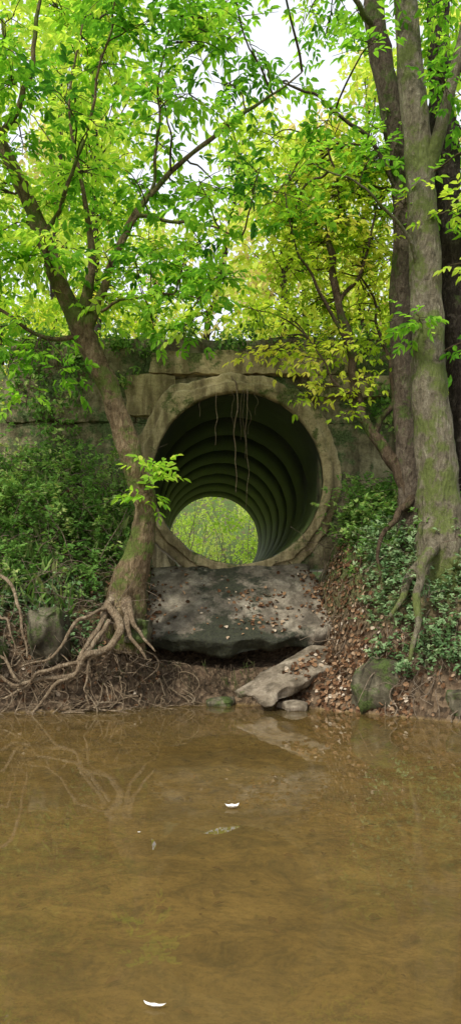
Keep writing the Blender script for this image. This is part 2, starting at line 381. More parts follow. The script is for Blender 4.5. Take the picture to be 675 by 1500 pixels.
prof.append((Lp,RI,0));prof.append((Lp+.02,RI+.15,0));prof.append((Lp-.4,RI+.16,0))
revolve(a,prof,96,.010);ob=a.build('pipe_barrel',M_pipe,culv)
a=Acc()
def outer(th):
    g=lambda c,w,h:h*np.exp(-((np.angle(np.exp(1j*(th-c))))/w)**2)
    ch=np.array([mn.noise(Vector((math.cos(t)*6,math.sin(t)*6,1)))*.06+mn.noise(Vector((math.cos(t)*20,math.sin(t)*20,1)))*.03 for t in th])
    return g(2.25,.22,.17)+g(.9,.25,.08)+g(3.0,.3,.05)+ch
pr=[(-.02,RI+.005,0),(-.17,RI+.010,0),(-.195,RI+.022,0),(-.20,RI+.035,0),(-.20,RI+.06,0),(-.20,RI+.10,0),(-.20,RI+.13,1),(-.20,RI+.15,1),(-.195,RI+.165,1),(-.15,RI+.17,1),(-.145,RI+.185,1),(-.145,RI+.23,1),(-.145,RI+.28,1),(-.14,RI+.31,1),(-.13,RI+.32,1),(-.04,RI+.325,1),(.05,RI+.34,1)]
revolve(a,pr,260,.016,lambda t:outer(t)*.75,17)
a.build('bell_collar',M_conc,culv)
a=Acc();revolve(a,[(Lp-.1,RI+.01,0),(Lp-.12,RI+.5,0),(Lp-.12,RI+.95,0),(Lp-.4,RI+.95,0)],64,.01);a.build('far_end_collar',M_conc,culv)

def block(acc,x0,x1,y0,y1,z0,z1,attr,amp=.03,res=.07,hole=None,fr=2.6,rd=.14):
    nx=max(3,int((x1-x0)/res));nz=max(3,int((z1-z0)/res));ny=max(2,int((y1-y0)/.15))
    def grid(o,du,dv,nu,nv):
        u=np.linspace(0,1,nu+1);v=np.linspace(0,1,nv+1);Ug,Vg=np.meshgrid(u,v)
        Pp=np.array(o)+Ug[...,None]*np.array(du)+Vg[...,None]*np.array(dv)
        idx=np.arange(Ug.size).reshape(Ug.shape)
        return Pp.reshape(-1,3),np.stack([idx[:-1,:-1],idx[:-1,1:],idx[1:,1:],idx[1:,:-1]],-1).reshape(-1,4)
    dx,dy,dz=x1-x0,y1-y0,z1-z0
    c=np.array([(x0+x1)/2,(y0+y1)/2,(z0+z1)/2]);hs=np.array([dx,dy,dz])/2
    for (o,du,dv,nu,nv) in [((x0,y0,z0),(dx,0,0),(0,0,dz),nx,nz),((x1,y1,z0),(-dx,0,0),(0,0,dz),nx,nz),((x0,y1,z0),(0,-dy,0),(0,0,dz),ny,nz),((x1,y0,z0),(0,dy,0),(0,0,dz),ny,nz),((x0,y0,z1),(dx,0,0),(0,dy,0),nx,ny),((x0,y1,z0),(dx,0,0),(0,-dy,0),nx,ny)]:
        P,Fq=grid(o,du,dv,nu,nv)
        rad=min(hs)*rd
        inn=np.clip(P-c,-(hs-rad),hs-rad);d=(P-c)-inn;ln=np.linalg.norm(d,axis=1,keepdims=True)
        P=c+inn+np.where(ln>1e-6,d/np.maximum(ln,1e-6)*rad,0)
        P=P+np.array([np.array(mn.noise_vector(Vector(p*fr)))*amp+np.array(mn.noise_vector(Vector(p*fr*3.7)))*amp*.6 for p in P])
        if hole:
            hx,hz,hr=hole;vx=P[:,0]-hx;vz=P[:,2]-hz;r=np.hypot(vx,vz);ins=r<hr
            P[ins,0]=hx+vx[ins]/r[ins]*hr;P[ins,2]=hz+vz[ins]/r[ins]*hr
        acc.add(P,Fq,attr)
hw=empty('stone_headwall')
a=Acc();z=2.1
for ci,hgt in enumerate([.8,.72,.95,.75,.65]):
    x=-3.6+rng.uniform(-.35,.1);xe=2.95+rng.uniform(-.15,.2)
    while x<xe-.2:
        w=min(rng.uniform(1.3,2.4),xe-x)
        if xe-(x+w)<.5: w=xe-x
        x1=x+w;xa=x-.004;xb=x1+.004
        cs=[math.hypot(px-.12,pz-3.6) for px in (xa,xb) for pz in (z,z+hgt)]
        if max(cs)>1.55 and not (z+hgt<5.0 and xa<.12<xb):
            block(a,xa,xb,12.48+rng.uniform(-.045,.045),12.95,z-.004,z+hgt+.004,rng.uniform(.3,.8),.045,hole=(.12,3.6,1.55))
        x=x1
    z+=hgt
a.build('stone_courses',M_stone,hw)
a=Acc()
block(a,-1.35,2.0,12.36,12.9,5.34,5.72,.75,.04)
block(a,1.3,2.75,12.36,12.9,4.95,5.33,.6,.035,hole=(.12,3.6,1.74))
block(a,-1.75,-.9,12.38,12.9,4.65,5.34,.7,.04,hole=(.12,3.6,1.74))
a.build('concrete_lintel',M_conc,hw)
a=Acc();block(a,-3.4,-1.55,12.62,12.98,2.0,6.0,.2,.01,res=.3);block(a,1.8,2.85,12.62,12.98,2.0,6.0,.2,.01,res=.3);block(a,-1.55,1.8,12.62,12.98,5.2,6.0,.2,.01,res=.3)
a.build('backing_fill',M_rock,hw)

# ------------------------------------------------------------ slabs
def slab(name,quad,thick,mat,res=40,amp=.03,bulge=0,edge=.06,attr=.5,fr=2.2,curve=None):
    BL,BR,FR,FL=[np.array(q,float) for q in quad]
    u=np.linspace(0,1,res);v=np.linspace(0,1,res);U,V=np.meshgrid(u,v)
    T=(BL*(1-U)[...,None]+BR*U[...,None])*(1-V)[...,None]+(FL*(1-U)[...,None]+FR*U[...,None])*V[...,None]
    n=nrm(np.cross(BR-BL,FL-BL));n=n if n[2]>0 else -n
    T=T+n*(bulge*np.sin(math.pi*U)*np.sin(math.pi*np.clip(V,0,1)))[...,None]
    if curve is not None: T=T+curve(U,V)
    fw=nrm(FL-BL+FR-BR);sd=nrm(BR-BL)
    eu=np.minimum(U,1-U);ev=np.minimum(V,1-V)
    for i in range(res):
        for j in range(res):
            p=T[i,j];a1=mn.fractal(Vector(p*fr),1,2,4);a2=mn.noise(Vector(p*2.7+np.array([5,0,0])))+.5*mn.noise(Vector(p*9))
            T[i,j]+=n*(a1*amp)
            if j in(0,res-1): T[i,j]+=sd*a2*edge
            if i in(0,res-1): T[i,j]+=fw*a2*edge
    B=T-n*thick+0
    for i in range(res):
        for j in range(res): B[i,j]+=np.array(mn.noise_vector(Vector(B[i,j]*2.5)))*edge
    e=np.minimum(eu,ev);drop=np.clip(1-e/(1.5/res),0,1)
    T=T-n*(drop*thick*.16)[...,None]
    acc=Acc();N0=res*res;idx=np.arange(N0).reshape(res,res)
    q=lambda I:np.stack([I[:-1,:-1],I[1:,:-1],I[1:,1:],I[:-1,1:]],-1).reshape(-1,4)
    loop=np.concatenate([idx[0,:-1],idx[:-1,-1],idx[-1,:0:-1],idx[:0:-1,0]])
    steps=5;tl=T.reshape(-1,3)[loop];bl=B.reshape(-1,3)[loop];Vs=[T.reshape(-1,3),B.reshape(-1,3)];Fs=[q(idx),q(idx+N0)[:,::-1]]
    prev=loop;base=2*N0
    for k in range(1,steps):
        f=k/steps;P=tl*(1-f)+bl*f
        P=P+np.array([np.array(mn.noise_vector(Vector(p*6)))*amp*1.0 for p in P])
        Vs.append(P);cur=np.arange(len(loop))+base;base+=len(loop)
        Fs.append(np.stack([prev,np.roll(prev,-1),np.roll(cur,-1),cur],-1));prev=cur
    cur=loop+N0;Fs.append(np.stack([prev,np.roll(prev,-1),np.roll(cur,-1),cur],-1))
    acc.add(np.concatenate(Vs),np.concatenate(Fs),attr)
    acc.build(name,mat);return T
Tslab=slab('concrete_apron_slab',[(-1.34,12.42,2.17),(1.28,12.42,2.2),(1.66,10.9,1.10),(-1.28,10.85,.98)],.24,M_slab,56,.035,.03,.08,.5,
  curve=lambda U,V:np.stack([0*U,-.14*np.sin(math.pi*U)*V,-.13*np.sin(math.pi*np.clip(U*1.05,0,1))*V],-1))
Tslab2=slab('fallen_concrete_slab',[(1.20,10.95,.88),(1.75,10.45,.74),(.42,9.75,.14),(.04,10.1,.26)],.10,M_slab2,34,.02,.03,.11)
slab('flat_stone',[(.65,10.1,.10),(1.02,10.1,.12),(1.0,9.75,.08),(.7,9.75,.07)],.09,M_slab2,14,.02,.03,.05)
slab('flat_stone',[(-.35,10.75,.10),(.05,10.75,.12),(.0,10.4,.05),(-.3,10.4,.05)],.07,M_rock,14,.02,.03,.05)
def boulder(name,c,s,seed,mat=M_rock,box=.6,amp=.16):
    import bmesh
    bm=bmesh.new();bmesh.ops.create_cube(bm,size=2);bmesh.ops.subdivide_edges(bm,edges=bm.edges,cuts=11,use_grid_fill=True)
    for v in bm.verts:
        p=v.co.copy();sp=p.normalized()*1.15;p=p.lerp(sp,1-box)
        nn=mn.noise_vector(p*1.1+Vector((seed,0,0)));n2=mn.noise_vector(p*3.7+Vector((seed,0,0)))
        p=p+nn*amp*1.6+n2*amp*.4
        v.co=Vector((p.x*s[0]+c[0],p.y*s[1]+c[1],p.z*s[2]+c[2]))
    me=bpy.data.meshes.new(name);bm.to_mesh(me);bm.free()
    for p in me.polygons:p.use_smooth=True
    at=me.attributes.new('rnd','FLOAT','POINT');at.data.foreach_set('value',np.full(len(me.vertices),.5,dtype=np.float32))
    me.materials.append(mat);return link(bpy.data.objects.new(name,me))
boulder('mossy_boulder',(1.98,9.6,.33),(.36,.3,.32),3,amp=.24)
boulder('mossy_boulder',(-2.42,9.92,1.0),(.24,.25,.33),12,box=.45,amp=.26)
boulder('mossy_boulder',(-1.28,10.45,1.05),(.16,.4,.16),14,box=.7)
boulder('mossy_boulder',(-3.2,9.7,.75),(.25,.25,.25),19)
boulder('mossy_boulder',(2.7,8.7,.2),(.18,.2,.15),23)

# ------------------------------------------------------------ left tree
def P4(l,s=1.0): return [tuple(map(float,q[:3]))+(float(q[3])*s,) for q in l]
box=empty('box_elder_tree')
bk=Acc();limbs=[]
trunk=P4([(-1.52,10.5,.8,.36),(-1.47,10.42,1.35,.28),(-1.40,10.38,1.75,.22),(-1.26,10.35,2.2,.18),(-1.17,10.3,2.75,.165),(-1.29,10.22,3.2,.16),(-1.48,10.15,3.85,.165),(-1.68,10.1,4.42,.145),(-1.95,10.05,4.98,.14),(-2.08,10,5.3,.13)])
tube(bk,trunk,30,12,.26,7)
LL=P4([(-2.0,10.03,5.1,.13),(-2.30,9.92,5.75,.115),(-2.45,9.88,6.22,.105),(-2.72,9.8,6.85,.09),(-2.98,9.7,7.4,.075),(-3.4,9.6,8.2,.055),(-3.75,9.5,9.2,.03)])
limbs.append(tube(bk,LL,14,7,.22,8))
MM=P4([(-2.03,10.03,5.1,.10),(-1.90,9.95,5.65,.07),(-1.84,9.9,6.1,.05),(-1.95,9.85,6.9,.03),(-2.1,9.7,7.9,.018),(-1.9,9.6,8.9,.012)])
limbs.append(tube(bk,MM,10,7,.2,9))
RR_=P4([(-1.98,10.03,5.05,.09),(-1.78,9.95,5.42,.066),(-1.54,9.85,6.0,.050),(-1.2,9.75,6.58,.041),(-.78,9.65,7.0,.034),(-.24,9.6,7.41,.026),(.38,9.5,7.80,.018),(.9,9.4,8.1,.009)])
limbs.append(tube(bk,RR_,9,7,.15,10,wig=.04))
for L in ([(-1.5,9.84,6.05,.035),(-1.1,9.7,6.7,.026),(-.93,9.6,7.3,.02),(-.9,9.5,8.2,.012),(-.7,9.4,9.2,.007)],
          [(-2.02,10.0,5.02,.035),(-2.5,9.8,4.93,.027),(-3.0,9.6,5.25,.02),(-3.6,9.4,5.6,.01)],
          [(-1.25,9.76,6.5,.03),(-.8,9.6,6.35,.02),(-.3,9.4,6.2,.014),(.1,9.3,5.95,.008)],
          [(-2.45,9.88,6.22,.035),(-2.0,9.5,6.9,.025),(-1.6,9.1,7.8,.016),(-1.3,8.8,8.8,.01)],
          [(-2.72,9.8,6.85,.035),(-2.9,9.3,7.4,.025),(-2.7,8.8,8.3,.015)],
          [(-2.98,9.7,7.4,.05),(-2.6,9.6,8.2,.035),(-2.4,9.5,9.3,.02)],
          [(-1.95,9.95,5.3,.025),(-1.5,9.6,5.25,.018),(-.9,9.4,5.35,.012),(-.45,9.3,5.2,.007)]):
    limbs.append(tube(bk,P4(L),7,6,.12,9,wig=.06))
limbs=np.concatenate(limbs)
bk.build('trunk_and_limbs',M_barkL,box)
lf=Acc();tw=Acc()
cl=[]
for _ in range(122):
    p=np.array([rng.uniform(-4.4,.9),rng.uniform(8.2,11.0),rng.uniform(5.6,10.2)])
    if p[0]>-.1 and p[2]<6.3: continue
    if p[0]>.2 and rng.random()<.6: continue
    if -1.6<p[0]<.3 and 6.4<p[2]<7.7 and rng.random()<.5: continue
    cl.append((*p,rng.uniform(.35,.68)))
cl+=[(-2.7,9.4,5.0,.4),(-3.2,9.4,5.3,.45),(-2.4,9.5,4.6,.35),(-2.9,9.5,4.3,.35),(-3.3,9.5,4.7,.4),(-1.3,9.5,5.35,.4),(-.8,9.4,5.3,.4),(-.35,9.35,5.0,.42),(.0,9.3,5.5,.4),(-.5,9.5,5.7,.4),(-1.0,9.5,5.9,.4),(-.1,9.4,5.95,.45),(-3.5,9.5,6.2,.5),(-2.9,9.3,6.0,.45),(-1.0,9.6,4.9,.3),(-.6,9.5,4.75,.3),(-1.2,9.4,5.7,.4),(-1.6,9.4,5.9,.35),(-2.6,9.5,3.9,.28),(-2.2,9.6,4.3,.25)]
cl+=[(-.95,10.0,3.25,.26),(-1.05,10.0,2.85,.16)]
crown(lf,tw,cl,np.vstack([limbs,[[-1.2,10.15,3.0]]]),ntw=8,leafL=.122,step=.105,k=5,tone0=.56,tvar=.23)
tw.build('twigs',M_barkBr,box);lf.build('leaves',M_leafL,box,False)

rt=Acc()
R=[[(-1.5,10.3,1.6,.10),(-1.62,10.0,1.4,.075),(-1.45,9.85,1.05,.07),(-1.7,9.7,.82,.058),(-2.16,9.6,.5,.046),(-2.7,9.45,.36,.036),(-3.15,9.35,.55,.02)],
[(-1.45,10.25,1.6,.09),(-1.38,9.9,1.1,.05),(-1.15,9.85,.66,.025)],
[(-1.6,10.25,1.6,.08),(-1.76,9.8,1.0,.045),(-2.05,9.58,.58,.036),(-2.45,9.35,.1,.022),(-2.5,9.3,-.1,.015)],
[(-1.6,9.85,1.2,.05),(-1.9,9.68,.72,.04),(-2.3,9.55,.62,.03),(-2.75,9.42,.2,.022),(-3.2,9.3,.25,.012)],
[(-3.3,9.9,1.95,.04),(-2.85,9.65,1.66,.035),(-2.62,9.5,1.1,.022),(-2.55,9.4,.7,.012)],
[(-3.3,9.8,1.45,.03),(-2.95,9.6,1.3,.025),(-2.7,9.45,.95,.015),(-2.75,9.4,.6,.01)],
[(-1.7,9.75,.85,.03),(-1.85,9.62,.45,.022),(-1.8,9.58,.1,.015),(-1.75,9.55,-.1,.01)],
[(-1.55,10.1,1.35,.045),(-1.75,9.85,1.3,.035),(-2.1,9.7,1.05,.03),(-2.3,9.55,.75,.02),(-2.6,9.4,.6,.012)],
[(-3.4,9.5,1.0,.02),(-3.0,9.4,.75,.025),(-2.7,9.4,.42,.03)],
[(-1.4,10.2,1.5,.07),(-1.3,9.95,1.3,.05),(-1.2,9.9,.95,.03),(-1.0,9.95,.75,.015)]]
for r in R: tube(rt,P4(r,.74),10,8,.3,9,wig=.12)
for _ in range(150):
    x=rng.uniform(-3.6,-.7);y=ye(x)+rng.uniform(0,.5);z=H(x,y)+.08
    p=[(x,y-.08,z,.011*rng.uniform(.4,1.4))]
    for k in range(5): x+=rng.normal(-.03,.15);y-=rng.uniform(0,.09);z=max(.0,z-rng.uniform(.0,.22));p.append((x,y-.05,z,p[-1][3]*.85))
    tube(rt,p,5,4,0,wig=.07)
rt.build('exposed_roots',M_root,box)

# ------------------------------------------------------------ right trees
syc=empty('maple_tree')
bk=Acc();rl=[]
rl.append(tube(bk,P4([(2.86,9.6,1.2,.50),(2.80,9.6,1.7,.40),(2.75,9.6,2.15,.33),(2.70,9.6,2.6,.285),(2.66,9.6,3.11,.26),(2.56,9.6,4.26,.22),(2.51,9.6,5.49,.20),(2.44,9.6,6.99,.18),(2.31,9.6,8.31,.16),(2.22,9.6,9.72,.13),(2.1,9.6,11.6,.08)]),36,13,.16,7))
rl.append(tube(bk,P4([(2.44,9.6,6.6,.10),(2.7,9.4,7.6,.08),(2.9,9.2,8.6,.06),(3.0,9.0,9.8,.04)]),10,7,.13,8))
for L in ([(2.45,9.55,5.6,.03),(2.1,9.3,6.1,.022),(1.6,9.1,6.5,.014),(1.0,9.0,6.7,.008)],
          [(2.0,10.1,9.1,.05),(1.5,9.7,9.4,.03),(.9,9.4,9.5,.015)]):
    rl.append(tube(bk,P4(L),7,6,.1,9,wig=.07))
for L in ([(2.62,9.45,2.2,.14),(2.42,9.2,1.95,.09),(2.28,9.05,1.55,.065),(2.22,8.85,1.15,.045),(2.1,8.75,.7,.03)],
          [(2.75,9.4,2.0,.15),(2.9,9.05,1.75,.08),(3.0,8.8,1.35,.05),(3.25,8.5,1.0,.03)],
          [(2.6,9.6,2.0,.15),(2.35,9.5,1.8,.09),(2.15,9.4,1.45,.05),(2.0,9.3,1.2,.03)]):
    tube(bk,P4(L,.8),10,7,.2,8,wig=.06)
bk.build('trunk_and_limbs',M_barkR,syc)
hk=empty('hackberry_tree')
bk=Acc()
rl.append(tube(bk,P4([(2.45,10.2,2.0,.22),(2.47,10.2,2.9,.165),(2.38,10.2,4.09,.145),(2.33,10.2,5.68,.145),(2.38,10.15,6.9,.155),(2.2,10.1,8.02,.155),(1.99,10.1,9.14,.14),(1.85,10.0,10.27,.11),(1.6,10,12,.06)]),20,11,.2,8))
rl.append(tube(bk,P4([(2.32,10.15,7.0,.04),(1.9,9.9,7.5,.028),(1.3,9.7,7.9,.02),(.6,9.5,8.1,.01)]),7,6,.1,9,wig=.08))
bk.build('trunk_and_limbs',M_barkM,hk)
dk=empty('dark_bark_tree')
bk=Acc();dl=tube(bk,P4([(3.45,10.4,2.0,.36),(3.36,10.4,2.7,.26),(3.25,10.4,4.53,.21),(3.03,10.4,6.25,.20),(2.98,10.4,7.96,.175),(2.89,10.4,9.3,.15),(2.93,10.4,10.6,.12),(3.0,10.4,12,.07)]),22,14,.36,12)
rl.append(dl)
bk.build('trunk',M_barkD,dk)
sp=empty('leaning_sapling_tree')
bk=Acc();sl=[tube(bk,P4([(2.55,10.2,2.3,.13),(2.42,10.2,2.84,.10),(2.2,10.25,3.46,.085),(1.82,10.3,4.02,.072),(1.68,10.3,4.87,.063),(1.44,10.3,5.82,.05),(1.35,10.3,6.39,.038),(1.5,10.3,7.0,.025),(1.3,10.2,7.8,.012)]),12,9,.3,9,wig=.07)]
for L in ([(1.68,10.3,4.9,.035),(1.35,10.1,5.4,.025),(.95,9.9,6.0,.016),(.7,9.8,6.7,.008)],
          [(1.5,10.3,5.6,.03),(1.85,10.3,6.1,.022),(2.0,10.2,6.9,.012)],
          [(2.0,10.28,3.8,.045),(2.3,10.5,4.4,.035),(2.2,10.7,5.2,.025),(1.9,10.7,6.2,.012)],
          [(1.8,10.3,4.1,.025),(1.4,10.2,4.5,.018),(1.05,10.1,5.0,.008)]):
    sl.append(tube(bk,P4(L),7,6,.12,9,wig=.07))
tube(bk,P4([(2.5,10.2,2.9,.07),(2.25,9.9,2.65,.05),(1.98,9.8,2.3,.03),(1.9,9.7,1.7,.015)]),8,6,.15,9,wig=.1)
bk.build('trunk_and_limbs',M_barkBr,sp)
sl=np.concatenate(sl);rl=np.concatenate(rl)
lf=Acc();tw=Acc();cl=[]
for _ in range(80):
    p=(rng.uniform(.45,2.4),rng.uniform(9.9,11.6),rng.uniform(4.9,8.2))
    cl.append((*p,rng.uniform(.3,.55)))
cl+=[(.95,10,4.75,.3),(1.2,10.1,4.4,.25),(1.5,10.1,4.9,.3),(2.0,10.2,5.0,.35),(1.0,10.2,5.3,.3),(.6,10,5.4,.3),(1.6,10.1,4.3,.25),(.2,10.2,5.5,.3),(.85,10.3,4.25,.22),(1.45,10.0,3.95,.2),(.55,10.2,4.85,.25),(1.9,10.1,4.5,.28)]
crown(lf,tw,cl,sl,ntw=8,leafL=.095,step=.085,k=3,tone0=.6,tvar=.17)
tw.build('twigs',M_barkBr,sp);lf.build('leaves',M_leafR,sp,False)
lf=Acc();tw=Acc();cl=[]
for _ in range(85):
    p=np.array([rng.uniform(.2,4.6),rng.uniform(8.4,11.5),rng.uniform(6.3,11)])
    if .2<p[0]<2.0 and p[2]>8.1 and rng.random()<.7: continue
    if p[1]<10 and 1.9<p[0]<2.9 and rng.random()<.7: continue
    cl.append((*p,rng.uniform(.35,.65)))
cl+=[(3.1,9.2,4.6,.3),(3.2,9.2,5.6,.35),(2.9,9.1,6.3,.35),(2.3,9.1,4.9,.22)]
crown(lf,tw,cl,rl,ntw=8,leafL=.115,step=.10,k=5,tone0=.58,tvar=.22)
tw.build('twigs',M_barkBr,syc);lf.build('leaves',M_leafL,syc,False)

# ------------------------------------------------------------ woodland behind
wood=empty('woodland_trees')
lf=Acc();bk=Acc()
T=[(-8,16,13,2.6),(-5.4,17.5,12.5,2.2),(-2.9,16.2,9.5,1.8),(-.9,19,8.5,1.6),(1.2,17.5,6.5,1.6),(3.2,18.5,9.0,2.0),(5.4,17,11.5,2.2),(8.3,18,13,2.6),(-5.2,21.5,13,2.4),(2.0,22,9.5,2.0),
   (-7,27,16,3.2),(-3.9,33,15,3),(2.6,33,14,2.9),(5.5,28,13.5,3),(9,25,15,3.2)]
for (x,y,h,r) in T:
    z0=float(H(x,y))-.2;lean=rng.normal(0,.5,2)
    top=np.array([x+lean[0],y+lean[1],z0+h*.92])
    pts=[(x,y,z0,.06+.008*h),(x+lean[0]*.3,y+lean[1]*.3,z0+h*.35,.05+.005*h),(x+lean[0]*.7,y+lean[1]*.8,z0+h*.65,.04+.002*h),(*top,.015)]
    tp=tube(bk,P4(pts),8,8,.1,5,wig=.12)
    n=int(24*r);cl=[]
    for _ in range(n):
        f=rng.uniform(.40 if y>24 else .08,1.05);rad=r*math.sin(math.pi*min(1,(f*.85+.1)))**.6*rng.uniform(.15,1)
        th=rng.uniform(0,2*math.pi);c=np.array([x+lean[0]*f+rad*math.cos(th),y+lean[1]*f+rad*math.sin(th),z0+h*f])
        cl.append((*c,rng.uniform(.45,.95)))
        a0=tp[min(len(tp)-1,int(f*.8*len(tp)))]
        rb=.008+.006*np.linalg.norm(c-a0);tube(bk,[(*a0,rb),(*((a0+c)/2+[0,0,.2]),rb*.7),(*c,.006)],4,4,wig=.08)
    yel=.70 if y>22 or (x>-2 and x<7) else .58
    puff(lf,cl,165,.19,tone0=yel+rng.normal(0,.05),tvar=.14)
bk.build('trunks_and_branches',M_barkD,wood);lf.build('leaves',M_leafB,wood,False)
th_=empty('shrub_thicket')
lf=Acc();tw=Acc();cl=[]
for _ in range(200):
    x=rng.uniform(-5,3);y=rng.uniform(27,34);cl.append((x,y,float(H(x,y))+rng.uniform(.1,1)**1.4*5.2,rng.uniform(.4,.75)))
puff(lf,cl,170,.15,tone0=.55,tvar=.22)
for _ in range(70):
    x=rng.uniform(-4,2.5);y=rng.uniform(26,31);z=float(H(x,y));hh=rng.uniform(1.5,4.5)
    tube(tw,[(x,y,z,.012),(x+rng.normal(0,.2),y,z+hh*.5,.010),(x+rng.normal(0,.5),y,z+hh,.006)],4,4,wig=.06)
tw.build('stems',M_twig,th_);lf.build('leaves',M_leafT,th_,False)
lf=Acc();cl=[]
for _ in range(80):
    x=rng.uniform(-6.5,6);y=rng.uniform(13.2,15.2);cl.append((x,y,float(H(x,y))+rng.uniform(.1,1.5),rng.uniform(.3,.55)))
puff(lf,cl,380,.10,tone0=.62,tvar=.18)
lf.build('embankment_shrubs',M_leafR,None,False)
lf=Acc();cl=[]
for _ in range(46):
    x=rng.uniform(-3.9,3.1);d=rng.uniform(0,.35)
    cl.append((x,12.45-rng.uniform(0,.15),6.15-d,rng.uniform(.18,.34)))
for _ in range(38): cl.append((rng.uniform(-3.9,-2.35),12.3,rng.uniform(3.8,6),rng.uniform(.2,.35)))
for _ in range(10): cl.append((rng.uniform(2.3,3.3),12.3,rng.uniform(4,6),rng.uniform(.2,.35)))
for _ in range(14): cl.append((rng.uniform(-2.4,-1.5),12.35,rng.uniform(5.1,6),rng.uniform(.12,.24)))
puff(lf,cl,520,.085,tone0=.58,tvar=.22,flat=.8)
lf.build('wall_ivy',M_under,None,False)

# ------------------------------------------------------------ undergrowth
def stems(leafacc,twigacc,n,xr,yr,hl,leafL,dens,tone0,cond=None,lean=(0,-.4),k=1,cut=-.25):
    O=[];D=[];Tn=[]
    for _ in range(n):
        x=rng.uniform(*xr);y=ye(x)+rng.uniform(*yr)
        if y>12.3 and abs(x)<3.4: y=12.3-rng.uniform(0,.5)
        if cond and not cond(x,y): continue
        cn=mn.noise(Vector((x*1.3,y*1.3,7)))
        if cn<cut: continue
        z=float(H(x,y));L=rng.uniform(*hl);u=np.array([rng.normal(0,.5)+lean[0],rng.normal(0,.4)+lean[1],1.]);u/=np.linalg.norm(u)
        tt=np.linspace(0,1,5)[:,None];dr=rng.uniform(.1,.6)*L
        pts=np.array([x,y,z-.03])+u*L*tt+np.array([u[0],u[1],-.8])*dr*tt**2+rng.normal(0,.012,(5,3))
        tube(twigacc,np.hstack([pts,.005*(1-.6*tt)]),3,1,cap=False)
        tone=tone0+cn*.3+rng.normal(0,.16)
        for q in np.linspace(.15,1,max(3,int(L/dens))):
            a_=q*4;i0=min(int(a_),3);f=a_-i0;O.append(pts[i0]*(1-f)+pts[i0+1]*f);D.append(runit(1)[0]*[1,1,.4]+u*.5);Tn.append(tone)
    O=np.array(O);D=np.array(D)
    compound(leafacc,O,D,np.full(len(O),leafL*.5),leafL,np.array(Tn),W=.55,k=k)
lf=Acc();tw=Acc()
slabfree=lambda x,y: not(-1.45<x<1.75)
stems(lf,tw,850,(-5,-1.5),(.75,2.9),(.2,.75),.07,.06,.53,slabfree,k=3,cut=-.1)
stems(lf,tw,330,(-5,-1.9),(1.3,2.9),(.5,1.3),.075,.055,.65,slabfree,k=3)
stems(lf,tw,500,(1.5,5),(1.2,4.2),(.15,.6),.065,.055,.53,slabfree,k=3)
stems(lf,tw,200,(1.8,2.6),(1.9,3.3),(.3,.9),.07,.06,.65,slabfree,k=3)
tw.build('stems',M_barkBr,(ug:=empty('bank_undergrowth')));lf.build('leaves',M_under,ug,False)
lf=Acc();tw=Acc()
stems(lf,tw,1700,(1.85,5),(.3,1.9),(.08,.42),.06,.05,.6,slabfree,k=3)
stems(lf,tw,330,(-3.8,-1.8),(.3,.9),(.08,.35),.055,.05,.5,slabfree,k=3,cut=-.05)
tw.build('stems',M_barkBr,(iv:=empty('ivy_groundcover')));lf.build('leaves',M_ivy,iv,False)
lf=Acc();m=3200;x=rng.uniform(-4.5,-1.6,m);y=ye(x)+rng.uniform(.6,2.8,m);y=np.minimum(y,12.3)
z=np.array([float(H(a_,b_)) for a_,b_ in zip(x,y)]);gn=np.array([mn.noise(Vector((a_*1.1,b_*1.1,3))) for a_,b_ in zip(x,y)]);kk=gn>-.02
D=np.stack([rng.normal(0,.5,m),rng.normal(-.4,.4,m),np.ones(m)],1);Nn=runit(m)
leaves(lf,np.stack([x,y,z],1)[kk],D[kk],Nn[kk],rng.uniform(.15,.42,m)[kk],.04,np.clip(rng.normal(.75,.2,m),0,1)[kk]);lf.build('bank_grass',M_under,None,False)
# dead twigs
tw=Acc()
for _ in range(560):
    left=rng.random()<.72
    x=rng.uniform(-3.8,-1.5) if left else rng.uniform(1.35,3.6)
    y=ye(x)+rng.uniform(.15,2.6);y=min(y,12.3);z=float(H(x,y))+rng.uniform(.0,.5)
    L=rng.uniform(.25,1.0);u=nrm(np.array([rng.normal(),-rng.uniform(.0,.9),rng.normal(.1,.7)]))
    p=np.array([x,y,z])[None]+u*np.linspace(0,L,5)[:,None]+rng.normal(0,.03,(5,3))
    for i in range(5): p[i,2]=max(p[i,2],float(H(p[i,0],p[i,1]))+.02)
    r=rng.uniform(.003,.008);tube(tw,[(*q,r*(1-.15*i)) for i,q in enumerate(p)],4,3,wig=.03)
for _ in range(45):
    x=rng.uniform(1.9,3.2);y=ye(x)+rng.uniform(.1,.7);z=float(H(x,y))+.05;r=rng.uniform(.004,.011)
    p=[(x,y,z,r)]
    for k in range(4): x+=rng.normal(0,.08);y-=rng.uniform(.02,.12);z=max(.01,z-rng.uniform(.03,.18));z=max(z,float(H(x,y))+.01);p.append((x,y,z,r*(1-.15*k)))
    tube(tw,p,4,4,wig=.03)
tw.build('dead_twigs',M_twig)
tw=Acc()
for _ in range(320):
    x=rng.uniform(-2.3,.5);y=ye(x)+rng.uniform(.1,.5);z=float(H(x,y))+rng.uniform(.0,.15);r=rng.uniform(.002,.006)
    L=rng.uniform(.1,.4);tube(tw,[(x,y-.05,z,r),(x+rng.normal(0,.05),y-.12,z-L*.5,r),(x+rng.normal(0,.09),y-.14,max(.0,z-L),r*.6)],3,3,wig=.02)
tw.build('bank_rootlets',M_barkBr)
tw=Acc()
